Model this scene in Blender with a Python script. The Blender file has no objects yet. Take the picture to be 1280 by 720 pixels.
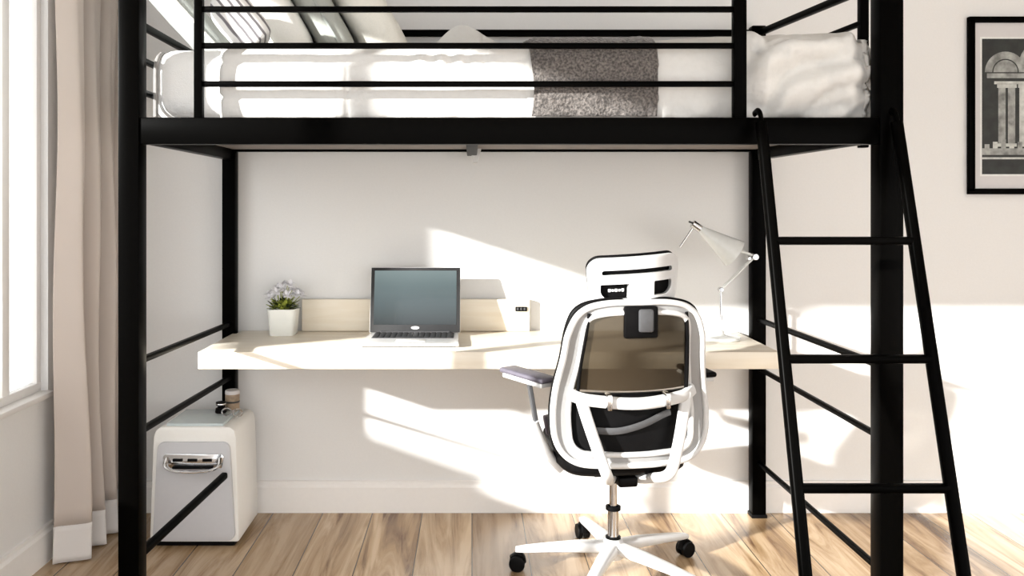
import bpy, bmesh, math, random
from mathutils import Vector, Matrix, noise
R = math.radians
PI = math.pi
C = bpy.context.scene.collection
random.seed(5)

# ------------------------------------------------------------------ materials
def new_mat(name):
    m = bpy.data.materials.new(name); m.use_nodes = True
    nt = m.node_tree
    b = nt.nodes['Principled BSDF']
    return m, nt, b

def mat(name, col, rough=.5, metal=0., bump=0., scale=60., var=0., spec=.5, emit=None, sheen=0., stretch=None):
    m, nt, b = new_mat(name)
    N = nt.nodes; L = nt.links
    b.inputs['Roughness'].default_value = rough
    b.inputs['Metallic'].default_value = metal
    b.inputs['Specular IOR Level'].default_value = spec
    if sheen: b.inputs['Sheen Weight'].default_value = sheen
    tc = N.new('ShaderNodeTexCoord')
    nz = N.new('ShaderNodeTexNoise'); nz.inputs['Scale'].default_value = scale
    nz.inputs['Detail'].default_value = 4
    if stretch:
        mp = N.new('ShaderNodeMapping'); mp.inputs['Scale'].default_value = stretch
        L.new(tc.outputs['Object'], mp.inputs[0]); L.new(mp.outputs[0], nz.inputs['Vector'])
    else:
        L.new(tc.outputs['Object'], nz.inputs['Vector'])
    rp = N.new('ShaderNodeValToRGB')
    rp.color_ramp.elements[0].position = .3; rp.color_ramp.elements[1].position = .7
    rp.color_ramp.elements[0].color = tuple(c*(1-var) for c in col)+(1,)
    rp.color_ramp.elements[1].color = tuple(min(1, c*(1+var)) for c in col)+(1,)
    L.new(nz.outputs['Fac'], rp.inputs[0]); L.new(rp.outputs[0], b.inputs['Base Color'])
    if bump:
        bp = N.new('ShaderNodeBump'); bp.inputs['Strength'].default_value = bump
        bp.inputs['Distance'].default_value = .01
        L.new(nz.outputs['Fac'], bp.inputs['Height']); L.new(bp.outputs[0], b.inputs['Normal'])
    if emit:
        b.inputs['Emission Color'].default_value = tuple(emit[:3])+(1,)
        b.inputs['Emission Strength'].default_value = emit[3]
    return m

M = {}
M['wall'] = mat('wall_paint', (.76, .754, .745), .85, bump=.03, scale=120, var=.012)
M['ceil'] = mat('ceiling_paint', (.85, .84, .82), .9, var=.01)
M['trim'] = mat('trim_paint', (.84, .82, .80), .45, var=.01)
M['black'] = mat('black_powder_coat', (.0010, .0009, .0008), .30, var=.1, scale=100, spec=.012)
M['blackpl'] = mat('black_plastic', (.003, .0028, .003), .5, var=.2, scale=80, spec=.08)
M['greypl'] = mat('charcoal_grey_plastic', (.055, .055, .058), .45, var=.1)
M['whitepl'] = mat('white_plastic', (.60, .597, .593), .3, var=.01)
M['insetpl'] = mat('painted_shade_plastic', (.29, .287, .285), .4, var=.02)  # grey puts the shade of the recessed chair frame into its colour
M['pad'] = mat('grey_pad', (.10, .09, .115), .55, var=.1)
M['padlow'] = mat('dark_pad', (.035, .025, .035), .5, var=.1)
M['chrome'] = mat('chrome', (.62, .62, .63), .12, metal=1., var=.03, scale=20)
M['alu'] = mat('brushed_aluminium', (.80, .79, .78), .35, metal=.55, var=.02)
M['sheet'] = mat('white_bed_linen', (.80, .80, .79), .9, bump=.12, scale=300, var=.02, sheen=.2)
M['duvet'] = mat('white_duvet_cotton', (.62, .61, .59), .95, bump=.22, scale=60, var=.02, spec=.1)
M['piping'] = mat('grey_piping', (.25, .24, .23), .8, var=.1)
M['pgrey'] = mat('sage_grey_cushion_cloth', (.36, .37, .34), .9, bump=.1, scale=200, var=.04)
M['pcream'] = mat('cream_cushion_cloth', (.70, .68, .62), .9, bump=.1, scale=200, var=.03)
M['ppale'] = mat('pale_grey_cushion_cloth', (.34, .36, .34), .9, bump=.1, scale=200, var=.03)
M['pwhite'] = mat('white_cushion_cloth', (.78, .77, .73), .9, bump=.1, scale=200, var=.02)
M['fridge'] = mat('white_appliance_enamel', (.78, .77, .74), .3, var=.01)
M['door'] = mat('pale_grey_appliance_door', (.50, .50, .52), .35, var=.01)
M['lid'] = mat('blue_grey_lid', (.48, .54, .55), .25, var=.02)
M['tan'] = mat('tan_wood_jar', (.30, .22, .15), .6, var=.4, scale=30)
M['leaf'] = mat('yellow_green_leaf', (.28, .32, .05), .5, var=.5, scale=90)
M['leafdark'] = mat('dark_green_leaf', (.03, .045, .012), .5, var=.4, scale=90)
M['petal'] = mat('white_petal', (.84, .83, .86), .6, var=.06, scale=90)
M['pot'] = mat('white_ceramic', (.80, .81, .77), .3, var=.01)
M['lampw'] = mat('white_lamp_enamel', (.74, .75, .73), .22, var=.03)
M['deckb'] = mat('grey_brown_deck_board', (.24, .21, .19), .7, var=.12, scale=12)
M['mat_board'] = mat('picture_mount_board', (.62, .60, .60), .9, var=.01)
M['key'] = mat('dark_keys', (.02, .02, .021), .45, var=.1)
M['outer'] = mat('sun_blocker_surface', (.6, .58, .55), .9, var=.05)

# curtain cloth: lets some light through
def curtain_mat(name, col, tr):
    m, nt, b = new_mat(name); N = nt.nodes; L = nt.links
    b.inputs['Base Color'].default_value = col+(1,); b.inputs['Roughness'].default_value = .9
    t = N.new('ShaderNodeBsdfTranslucent'); t.inputs[0].default_value = col+(1,)
    mx = N.new('ShaderNodeMixShader'); mx.inputs[0].default_value = tr
    L.new(b.outputs[0], mx.inputs[1]); L.new(t.outputs[0], mx.inputs[2])
    w = N.new('ShaderNodeTexWave'); w.inputs['Scale'].default_value = 180; w.bands_direction = 'Z'
    tc = N.new('ShaderNodeTexCoord'); L.new(tc.outputs['Object'], w.inputs['Vector'])
    bp = N.new('ShaderNodeBump'); bp.inputs['Strength'].default_value = .05; bp.inputs['Distance'].default_value = .005
    L.new(w.outputs['Fac'], bp.inputs['Height']); L.new(bp.outputs[0], b.inputs['Normal'])
    L.new(mx.outputs[0], N['Material Output'].inputs[0])
    return m
M['curtain'] = curtain_mat('beige_curtain_cloth', (.70, .625, .57), .3)
M['hem'] = curtain_mat('white_hem_cloth', (.80, .77, .75), .25)

# chair mesh: fine weave you can half see through
def mesh_mat():
    m, nt, b = new_mat('brown_chair_mesh'); N = nt.nodes; L = nt.links
    b.inputs['Base Color'].default_value = (.026, .018, .010, 1); b.inputs['Roughness'].default_value = .8; b.inputs['Specular IOR Level'].default_value = .08
    t = N.new('ShaderNodeBsdfTransparent'); t.inputs[0].default_value = (.8, .72, .6, 1)
    mx = N.new('ShaderNodeMixShader'); mx.inputs[0].default_value = .08
    L.new(b.outputs[0], mx.inputs[1]); L.new(t.outputs[0], mx.inputs[2])
    L.new(mx.outputs[0], N['Material Output'].inputs[0])
    return m
M['mesh'] = mesh_mat()

def glass_mat():
    m, nt, b = new_mat('window_glass'); N = nt.nodes; L = nt.links
    t = N.new('ShaderNodeBsdfTransparent'); t.inputs[0].default_value = (.97, .98, .98, 1)
    g = N.new('ShaderNodeBsdfGlossy'); g.inputs['Roughness'].default_value = .02
    lw = N.new('ShaderNodeLayerWeight'); lw.inputs['Blend'].default_value = .5
    pw = N.new('ShaderNodeMath'); pw.operation = 'POWER'; pw.inputs[1].default_value = 5
    L.new(lw.outputs['Facing'], pw.inputs[0])
    f = N.new('ShaderNodeMath'); f.operation = 'MULTIPLY_ADD'; f.inputs[1].default_value = .9; f.inputs[2].default_value = .04
    L.new(pw.outputs[0], f.inputs[0])
    mx = N.new('ShaderNodeMixShader')
    L.new(f.outputs[0], mx.inputs[0]); L.new(t.outputs[0], mx.inputs[1]); L.new(g.outputs[0], mx.inputs[2])
    L.new(mx.outputs[0], N['Material Output'].inputs[0])
    return m
M['glass'] = glass_mat()

def floor_mat():
    m, nt, b = new_mat('oak_plank_floor'); N = nt.nodes; L = nt.links
    tc = N.new('ShaderNodeTexCoord')
    sep = N.new('ShaderNodeSeparateXYZ'); L.new(tc.outputs['Object'], sep.inputs[0])
    comb = N.new('ShaderNodeCombineXYZ')       # planks run along Y
    L.new(sep.outputs['Y'], comb.inputs['X']); L.new(sep.outputs['X'], comb.inputs['Y'])
    br = N.new('ShaderNodeTexBrick')
    br.inputs['Scale'].default_value = 1; br.inputs['Brick Width'].default_value = 1.35
    br.inputs['Row Height'].default_value = .205; br.inputs['Mortar Size'].default_value = .0022
    br.inputs['Mortar Smooth'].default_value = .2
    br.inputs['Color1'].default_value = (0, 0, 0, 1); br.inputs['Color2'].default_value = (1, 1, 1, 1)
    br.inputs['Mortar'].default_value = (.5, .5, .5, 1); br.inputs['Bias'].default_value = 0
    br.offset = .37
    L.new(comb.outputs[0], br.inputs['Vector'])
    # grain, shifted per plank
    sc = N.new('ShaderNodeVectorMath'); sc.operation = 'SCALE'; sc.inputs['Scale'].default_value = 9.
    L.new(br.outputs['Color'], sc.inputs[0])
    ad = N.new('ShaderNodeVectorMath'); ad.operation = 'ADD'
    L.new(tc.outputs['Object'], ad.inputs[0]); L.new(sc.outputs[0], ad.inputs[1])
    mp = N.new('ShaderNodeMapping'); mp.inputs['Scale'].default_value = (6.5, .62, 1)
    L.new(ad.outputs[0], mp.inputs[0])
    n1 = N.new('ShaderNodeTexNoise'); n1.inputs['Scale'].default_value = 1.6; n1.inputs['Detail'].default_value = 6
    n1.inputs['Distortion'].default_value = 1.4; n1.inputs['Roughness'].default_value = .62
    L.new(mp.outputs[0], n1.inputs['Vector'])
    r1 = N.new('ShaderNodeValToRGB')
    e = r1.color_ramp.elements
    e[0].position = .34; e[0].color = (.15, .08, .04, 1)
    e[1].position = .60; e[1].color = (.60, .47, .33, 1)
    k = e.new(.45); k.color = (.40, .28, .165, 1)
    L.new(n1.outputs['Fac'], r1.inputs[0])
    # plank tone
    r2 = N.new('ShaderNodeValToRGB')
    r2.color_ramp.elements[0].color = (.56, .49, .42, 1); r2.color_ramp.elements[1].color = (1.15, 1.10, 1.02, 1)
    L.new(br.outputs['Color'], r2.inputs[0])
    mu = N.new('ShaderNodeMix'); mu.data_type = 'RGBA'; mu.blend_type = 'MULTIPLY'; mu.inputs['Factor'].default_value = 1
    L.new(r1.outputs[0], mu.inputs['A']); L.new(r2.outputs[0], mu.inputs['B'])
    mm = N.new('ShaderNodeMix'); mm.data_type = 'RGBA'
    mm.inputs['B'].default_value = (.07, .045, .025, 1)
    L.new(br.outputs['Fac'], mm.inputs['Factor']); L.new(mu.outputs['Result'], mm.inputs['A'])
    L.new(mm.outputs['Result'], b.inputs['Base Color'])
    b.inputs['Roughness'].default_value = .27; b.inputs['Specular IOR Level'].default_value = .55
    bp = N.new('ShaderNodeBump'); bp.inputs['Strength'].default_value = .12; bp.inputs['Distance'].default_value = .004
    L.new(n1.outputs['Fac'], bp.inputs['Height']); L.new(bp.outputs[0], b.inputs['Normal'])
    return m
M['floor'] = floor_mat()

def pale_wood():
    m, nt, b = new_mat('pale_birch_wood'); N = nt.nodes; L = nt.links
    tc = N.new('ShaderNodeTexCoord'); mp = N.new('ShaderNodeMapping'); mp.inputs['Scale'].default_value = (1.2, 14, 14)
    L.new(tc.outputs['Object'], mp.inputs[0])
    n1 = N.new('ShaderNodeTexNoise'); n1.inputs['Scale'].default_value = 2.2; n1.inputs['Detail'].default_value = 5
    n1.inputs['Distortion'].default_value = .6
    L.new(mp.outputs[0], n1.inputs['Vector'])
    r = N.new('ShaderNodeValToRGB')
    r.color_ramp.elements[0].position = .32; r.color_ramp.elements[0].color = (.82, .73, .59, 1)
    r.color_ramp.elements[1].position = .65; r.color_ramp.elements[1].color = (.89, .82, .70, 1)
    L.new(n1.outputs['Fac'], r.inputs[0]); L.new(r.outputs[0], b.inputs['Base Color'])
    b.inputs['Roughness'].default_value = .4
    return m
M['birch'] = pale_wood()

def throw_mat():
    m, nt, b = new_mat('taupe_fleece_throw'); N = nt.nodes; L = nt.links
    tc = N.new('ShaderNodeTexCoord')
    n1 = N.new('ShaderNodeTexNoise'); n1.inputs['Scale'].default_value = 150; n1.inputs['Detail'].default_value = 3
    L.new(tc.outputs['Object'], n1.inputs['Vector'])
    r = N.new('ShaderNodeValToRGB')
    r.color_ramp.elements[0].position = .36; r.color_ramp.elements[0].color = (.045, .039, .036, 1)
    r.color_ramp.elements[1].position = .66; r.color_ramp.elements[1].color = (.165, .145, .133, 1)
    L.new(n1.outputs['Fac'], r.inputs[0]); L.new(r.outputs[0], b.inputs['Base Color'])
    b.inputs['Roughness'].default_value = .95; b.inputs['Sheen Weight'].default_value = .3
    bp = N.new('ShaderNodeBump'); bp.inputs['Strength'].default_value = .6; bp.inputs['Distance'].default_value = .01
    L.new(n1.outputs['Fac'], bp.inputs['Height']); L.new(bp.outputs[0], b.inputs['Normal'])
    return m
M['throw'] = throw_mat()

def stripe_mat():
    m, nt, b = new_mat('striped_cushion_cloth'); N = nt.nodes; L = nt.links
    tc = N.new('ShaderNodeTexCoord')
    w = N.new('ShaderNodeTexWave'); w.inputs['Scale'].default_value = 14; w.inputs['Distortion'].default_value = 1.2
    w.inputs['Detail'].default_value = 2; w.bands_direction = 'X'
    L.new(tc.outputs['Object'], w.inputs['Vector'])
    r = N.new('ShaderNodeValToRGB')
    r.color_ramp.elements[0].position = .16; r.color_ramp.elements[0].color = (.16, .15, .16, 1)
    r.color_ramp.elements[1].position = .36; r.color_ramp.elements[1].color = (.74, .73, .72, 1)
    L.new(w.outputs['Fac'], r.inputs[0]); L.new(r.outputs[0], b.inputs['Base Color'])
    b.inputs['Roughness'].default_value = .9
    return m
M['stripe'] = stripe_mat()

def screen_mat():   # laptop screen, its teal-grey reflection painted in as a glowing gradient
    m, nt, b = new_mat('laptop_screen_painted_reflection'); N = nt.nodes; L = nt.links
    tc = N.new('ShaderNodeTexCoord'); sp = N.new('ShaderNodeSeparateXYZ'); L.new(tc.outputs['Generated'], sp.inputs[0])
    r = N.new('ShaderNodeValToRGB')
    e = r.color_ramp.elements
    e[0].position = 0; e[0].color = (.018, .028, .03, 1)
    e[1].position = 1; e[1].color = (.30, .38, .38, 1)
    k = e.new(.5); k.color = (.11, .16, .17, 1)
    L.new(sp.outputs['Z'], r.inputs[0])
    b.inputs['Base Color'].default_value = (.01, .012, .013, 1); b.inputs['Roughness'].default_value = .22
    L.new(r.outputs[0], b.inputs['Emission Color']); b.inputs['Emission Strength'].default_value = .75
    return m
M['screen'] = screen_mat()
M['ink_dark'] = mat('print_dark', (.012, .014, .012), .5, var=.6, scale=25)
M['ink_mid'] = mat('print_mid', (.28, .285, .27), .5, var=.5, scale=30)
M['ink_light'] = mat('print_light', (.50, .51, .48), .5, var=.25, scale=40)
M['ink_white'] = mat('print_white', (.72, .72, .70), .5, var=.05)

# ------------------------------------------------------------------ mesh helpers
class MB:
    """collects shapes; build() links them as ONE mesh object"""
    def __init__(s): s.bm = bmesh.new()
    def _add(s, tmp, mtx=None, mi=0):
        if mtx is not None: bmesh.ops.transform(tmp, matrix=mtx, verts=tmp.verts)
        me = bpy.data.meshes.new('t'); tmp.to_mesh(me); tmp.free()
        n = len(s.bm.faces)
        s.bm.from_mesh(me); bpy.data.meshes.remove(me)
        s.bm.faces.ensure_lookup_table()
        if mi:
            for f in s.bm.faces[n:]: f.material_index = mi
        return s
    def box(s, x0, x1, y0, y1, z0, z1, bev=0., seg=2, rot=None, piv=None, mi=0):
        t = bmesh.new(); bmesh.ops.create_cube(t, size=1)
        c = Vector(((x0+x1)/2, (y0+y1)/2, (z0+z1)/2))
        bmesh.ops.scale(t, vec=(abs(x1-x0), abs(y1-y0), abs(z1-z0)), verts=t.verts)
        if bev: bmesh.ops.bevel(t, geom=t.edges[:], offset=bev, segments=seg, profile=.5, affect='EDGES')
        mt = Matrix.Translation(c)
        if rot is not None: mt = mt @ rot.to_4x4()
        return s._add(t, mt, mi)
    def lathe(s, prof, origin=(0, 0, 0), axis=(0, 0, 1), n=32, mi=0, arc=2*PI):
        t = bmesh.new(); rows = []
        for r, z in prof:
            rows.append([t.verts.new((r*math.cos(2*PI*i/n), r*math.sin(2*PI*i/n), z)) for i in range(n)] if r > 1e-6 else [t.verts.new((0, 0, z))])
        for a, b in zip(rows, rows[1:]):
            for i in range(n):
                j = (i+1) % n
                if len(a) == 1 and len(b) == 1: continue
                if len(a) == 1: t.faces.new((a[0], b[i], b[j]))
                elif len(b) == 1: t.faces.new((a[i], a[j], b[0]))
                else: t.faces.new((a[i], a[j], b[j], b[i]))
        bmesh.ops.recalc_face_normals(t, faces=t.faces)
        q = Vector((0, 0, 1)).rotation_difference(Vector(axis).normalized()).to_matrix().to_4x4()
        return s._add(t, Matrix.Translation(Vector(origin)) @ q, mi)
    def cyl(s, a, b, r, r2=None, n=20, mi=0):
        a = Vector(a); b = Vector(b); L_ = (b-a).length; r2 = r if r2 is None else r2
        e = min(.002, r*.2)
        return s.lathe([(0, 0), (r-e, 0), (r, e), (r2, L_-e), (r2-e if r2 > e else r2, L_), (0, L_)], a, b-a, n, mi)
    def sweep(s, path, w, h=None, up=(0, 1, 0), closed=False, n=12, sq=1., cap=True, mi=0):
        """tube along path; w,h half-sizes (number or list); sq>1 squarer section; h lies along up"""
        P = [Vector(p) for p in path]; k = len(P); t = bmesh.new(); rings = []
        up = Vector(up)
        for i, p in enumerate(P):
            if closed: tg = P[(i+1) % k]-P[i-1]
            else: tg = P[min(i+1, k-1)]-P[max(i-1, 0)]
            tg.normalize(); u = up-tg*up.dot(tg)
            if u.length < 1e-4: u = Vector((1, 0, 0))-tg*tg.x
            u.normalize(); v = tg.cross(u)
            ww = w[i] if isinstance(w, (list, tuple)) else w
            hh = ww if h is None else (h[i] if isinstance(h, (list, tuple)) else h)
            ring = []
            for j in range(n):
                a = 2*PI*(j+.5)/n; ca, sa = math.cos(a), math.sin(a)
                ex = 1/sq
                ring.append(t.verts.new(p+v*ww*math.copysign(abs(ca)**ex, ca)+u*hh*math.copysign(abs(sa)**ex, sa)))
            rings.append(ring)
        rr = list(zip(rings, rings[1:]))
        if closed: rr.append((rings[-1], rings[0]))
        for a, b in rr:
            for j in range(n):
                m_ = (j+1) % n; t.faces.new((a[j], a[m_], b[m_], b[j]))
        if not closed and cap:
            t.faces.new(rings[0]); t.faces.new(rings[-1])
        bmesh.ops.recalc_face_normals(t, faces=t.faces)
        return s._add(t, None, mi)
    def prism(s, pts, a0, a1, axis='y', bev=0., mi=0):
        """polygon in the plane across `axis`, extruded from a0 to a1"""
        t = bmesh.new()
        def P(p, a):
            return {'y': (p[0], a, p[1]), 'z': (p[0], p[1], a), 'x': (a, p[0], p[1])}[axis]
        v = [t.verts.new(P(p, a0)) for p in pts]
        f = t.faces.new(v)
        r = bmesh.ops.extrude_face_region(t, geom=[f])
        d = Vector(P((0, 0), a1))-Vector(P((0, 0), a0))
        bmesh.ops.translate(t, vec=d, verts=[g for g in r['geom'] if isinstance(g, bmesh.types.BMVert)])
        bmesh.ops.recalc_face_normals(t, faces=t.faces)
        if bev: bmesh.ops.bevel(t, geom=t.edges[:], offset=bev, segments=2, profile=.5, affect='EDGES')
        return s._add(t, None, mi)
    def grid(s, fn, nu, nv, mi=0, closed_u=False):
        t = bmesh.new()
        g = [[t.verts.new(fn(i/nu, j/nv)) for j in range(nv+1)] for i in range(nu+(0 if closed_u else 1))]
        k = len(g)
        for i in range(nu):
            for j in range(nv):
                a, b = g[i], g[(i+1) % k]
                t.faces.new((a[j], b[j], b[j+1], a[j+1]))
        bmesh.ops.recalc_face_normals(t, faces=t.faces)
        return s._add(t, None, mi)
    def build(s, name, mt, parent=None, smooth=True, ang=38):
        if parent is not None and parent.get('_m'):
            bmesh.ops.transform(s.bm, matrix=ROOTM[parent['_m']].inverted(), verts=s.bm.verts)
        me = bpy.data.meshes.new(name); s.bm.to_mesh(me); s.bm.free()
        for m_ in (mt if isinstance(mt, (list, tuple)) else [mt]): me.materials.append(m_)
        if smooth:
            me.polygons.foreach_set('use_smooth', [True]*len(me.polygons))
            me.set_sharp_from_angle(angle=R(ang))
        o = bpy.data.objects.new(name, me); C.objects.link(o)
        if parent is not None:
            o.parent = parent
            if parent.get('_m'): o['_m'] = parent['_m']
        return o

ROOTM = {}
def thing(name, label, cat, loc=(0, 0, 0), rotz=0, group=None, world=True):
    """an Empty at the thing's base; with world=True its parts are written in world coordinates"""
    o = bpy.data.objects.new(name, None); C.objects.link(o)
    o.location = loc; o.rotation_euler = (0, 0, rotz); o.empty_display_size = .1
    o['label'] = label; o['category'] = cat
    if group: o['group'] = group
    if world:
        key = 'm%d' % (len(ROOTM)+1)
        ROOTM[key] = Matrix.Translation(Vector(loc)) @ Matrix.Rotation(rotz, 4, 'Z'); o['_m'] = key
    return o
def tag(o, label, cat, group=None):
    o['label'] = label; o['category'] = cat
    if group: o['group'] = group
    return o
def struct(o): o['kind'] = 'structure'; return o

def smooth_path(pts, n=8, closed=False):
    P = [Vector(p) for p in pts]; k = len(P); out = []
    rng = range(k) if closed else range(k-1)
    for i in rng:
        if closed: a, b, c, d = P[i-1], P[i], P[(i+1) % k], P[(i+2) % k]
        else: a, b, c, d = P[max(i-1, 0)], P[i], P[i+1], P[min(i+2, k-1)]
        for j in range(n):
            t = j/n
            out.append(.5*((2*b)+(c-a)*t+(2*a-5*b+4*c-d)*t*t+(3*b-a-3*c+d)*t**3))
    if not closed: out.append(P[-1])
    return out

# ------------------------------------------------------------------ the room
WX, WY, CZ = -1.527, 3.50, 2.60      # left wall, back wall, ceiling
RX, FY = 3.40, -1.60
struct(MB().box(WX-.25, RX+.1, FY, WY+.1, -.06, 0).build('floor', M['floor'], smooth=False))
struct(MB().box(WX-.25, RX+.1, FY, WY+.1, CZ, CZ+.08).build('ceiling', M['ceil'], smooth=False))
struct(MB().box(WX-.25, RX+.1, WY, WY+.1, 0, CZ).build('wall_back', M['wall'], smooth=False))
struct(MB().box(RX, RX+.1, FY, WY, 0, CZ).build('wall_right', M['wall'], smooth=False))
OY0, OY1, OZ0, OZ1, TH = .45, 3.04, .585, 2.30, .062
w = MB()
w.box(WX-TH, WX, FY, WY, 0, OZ0).box(WX-TH, WX, FY, WY, OZ1, CZ)
w.box(WX-TH, WX, FY, OY0, OZ0, OZ1).box(WX-TH, WX, OY1, WY, OZ0, OZ1)
struct(w.build('wall_left', M['wall'], smooth=False))
b = MB()
b.prism([(WY, 0), (WY-.018, 0), (WY-.018, .105), (WY-.010, .115), (WY-.010, .128), (WY, .130)], WX+.0, RX, 'x')
struct(b.build('baseboard_back', M['trim'], smooth=False))
b = MB()
b.prism([(WX, 0), (WX+.018, 0), (WX+.018, .105), (WX+.010, .115), (WX+.010, .128), (WX, .130)], FY, WY-.02, 'y')
struct(b.build('baseboard_left', M['trim'], smooth=False))
# window: frame, mullions, sill and panes
win = thing('window_1', 'wide window in the left wall', 'window', (WX, OY0, OZ0)); del win['label']; del win['category']; struct(win)
fx0, fx1 = WX-.060, WX-.024
f = MB()
f.box(fx0, fx1, OY0, OY1, OZ0+.014, OZ0+.050, .004).box(fx0, fx1, OY0, OY1, OZ1-.05, OZ1, .004)
for a, c in ((OY0, OY0+.05), (OY1-.03, OY1), (2.79, 2.835), (1.62, 1.67)):
    f.box(fx0+.0015, fx1-.0015, a+.0005, c-.0005, OZ0+.046, OZ1-.045, .002)
f.build('window_frame', M['trim'], win)
MB().box(WX-TH, WX+.024, OY0-.0, OY1, OZ0-.0, OZ0+.020, .004).build('window_sill', M['trim'], win)
for a, c in ((OY0+.05, 1.62), (1.67, 2.79), (2.835, OY1-.03)):
    MB().box(WX-.044, WX-.040, a, c, OZ0+.050, OZ1-.05).build('window_pane', M['glass'], win)
# unseen blocks and slab added outside the window to cut the sun patches
struct(MB().box(-2.56, -2.48, 2.02, 2.25, 1.30, 2.60, .003).box(-2.56, -2.48, 2.25, 2.48, 0, 2.60, .003).box(-2.56, -2.48, 1.88, 2.25, 0, 1.02, .003).box(-2.75, WX-TH-.001, 1.6, 2.7, 2.60, 2.70, .005).build('added_sun_blocker', M['outer'], smooth=False))

# ------------------------------------------------------------------ curtain
def fold(y, z):
    k = (y-2.97)/.46
    ph = 2*PI*3.6*k - 1.1
    amp = .048*(.75+.25*(1-min(z, 2.5)/2.5)) + .004*math.sin(3*z+9*k)
    return WX+.105 + amp*math.sin(ph) + .012*math.sin(2*ph+z*.9)
def cloth(z0, z1, nz, th):
    def fn(u, v):
        y = 2.97+.46*u; z = z0+(z1-z0)*v
        fl = .018*math.sin(2.2*z+6*u)
        return (fold(y, z)+.006*math.sin(5*z+4*u), y+fl*.6, z)
    return MB().grid(fn, 150, nz)
cur = thing('curtain', 'floor-length beige pleated curtain with white hem beside the window', 'curtain', (WX+.1, 3.2, 0))
c = cloth(.135, 2.56, 40, 0).build('cloth', M['curtain'], cur)
md = c.modifiers.new('s', 'SOLIDIFY'); md.thickness = .003
h = cloth(.006, .136, 6, 0).build('hem', M['hem'], cur)
md = h.modifiers.new('s', 'SOLIDIFY'); md.thickness = .0045
tr = MB().box(WX+.085, WX+.125, .6, 3.46, 2.555, 2.60, .004).build('curtain_track', M['trim'])
tag(tr, 'white ceiling track above the curtain', 'curtain track')

# ------------------------------------------------------------------ loft bed
bed = thing('loft_bed', 'black metal loft bed frame over the birch desk', 'bed', (.1, 2.9, 0))
PY0, PY1 = 2.36, 2.42        # front post depth range
# posts  (front left, front right, back left, back right)
def post(x0, x1, y0, y1, z1):
    m_ = MB(); m_.box(x0, x1, y0, y1, .006, z1, .004)
    p = m_.build('post', M['black'], bed)
    MB().box(x0-.004, x1+.004, y0-.004, y1+.004, 0, .014, .003).build('foot_cap', M['blackpl'], p)
    return p
post(-.991, -.932, PY0, PY1, 2.16)
post(1.141, 1.208, PY0, PY1, 2.16)
post(-1.015, -.962, 3.424, 3.476, 2.0)
post(1.138, 1.194, 3.424, 3.476, 2.0)
# main rails
MB().box(-.94, 1.15, 2.365, 2.405, 1.443, 1.518, .004).build('front_rail', M['black'], bed)
MB().box(-.97, 1.145, 3.43, 3.465, 1.488, 1.55, .004).build('rear_rail', M['black'], bed)
MB().prism([(-.985, 2.41), (-.95, 2.41), (-.972, 3.43), (-1.007, 3.43)], 1.455, 1.525, 'z', .003).build('end_rail', M['black'], bed)
MB().prism([(1.155, 2.41), (1.195, 2.41), (1.187, 3.43), (1.150, 3.43)], 1.455, 1.525, 'z', .003).build('end_rail', M['black'], bed)
# guard rails at the front
for x0, x1 in ((-.783, -.760), (.737, .773)):
    MB().box(x0, x1, 2.372, 2.400, 1.515, 2.02, .003).build('guard_post', M['black'], bed)
for z in (1.614, 1.722, 1.825, 2.0):
    MB().box(-.775, .75, 2.378, 2.394, z-.008, z+.008, .003).build('guard_bar', M['black'], bed)
# rear guard
for z in (1.972, 1.78):
    MB().box(-.97, 1.145, 3.436, 3.456, z-.014, z+.014, .004).build('guard_bar', M['black'], bed)
def bar(name, a, b_, r=.009, r2=None):
    return MB().sweep([a, b_], r, r if r2 is None else r2, up=(0, 0, 1), n=12, sq=1.8).build(name, M['black'], bed)
# left end bars
for z0, z1, r in ((1.795, 1.80, .011), (1.695, 1.695, .009), (1.602, 1.602, .009)):
    bar('end_bar', (-.962, 2.41, z0), (-.985, 3.43, z1), r)
for z0, z1, r in ((.822, .788, .010), (.618, .570, .010)):
    bar('end_bar', (-.962, 2.41, z0), (-.985, 3.43, z1), r)
# right end bars below the bunk
for z0, z1, r in ((.812, .805, .010), (.607, .607, .009), (.225, .223, .009)):
    bar('end_bar', (1.172, 2.41, z0), (1.166, 3.43, z1), r)
# low left brace runs in to the appliance front
bar('end_bar', (-.962, 2.41, .262), (-.907, 3.092, .280), .012)
# right end guard
MB().box(1.205, 1.231, 2.615, 2.643, 1.45, 1.96, .003).build('guard_post', M['black'], bed)
for z0, z1, r in ((1.940, 1.972, .013), (1.838, 1.850, .009)):
    bar('guard_bar', (1.213, 2.62, z0), (1.172, 3.43, z1), r)
bar('guard_bar', (1.208, 2.63, 1.48), (1.19, 2.63, 1.48), .012)
# slat base under the mattress and its white centre clip
MB().prism([(-.955, 2.40), (1.16, 2.40), (1.155, 3.43), (-.968, 3.43)], 1.497, 1.512, 'z').build('slat_base', M['deckb'], bed)
MB().box(-.02, .02, 2.40, 3.43, 1.470, 1.498, .003).build('centre_beam', M['black'], bed)
cl = MB().prism([(-.006, 1.446), (.036, 1.446), (.022, 1.412), (.004, 1.412)], 2.40, 2.43, 'y', .002)
cl = MB().prism([(-.008, 1.500), (.038, 1.500), (.022, 1.440), (.004, 1.440)], 3.38, 3.43, 'y', .002)
c_ = cl.build('centre_clip', M['whitepl'], bed); c_['label'] = 'white centre clip'

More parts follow.
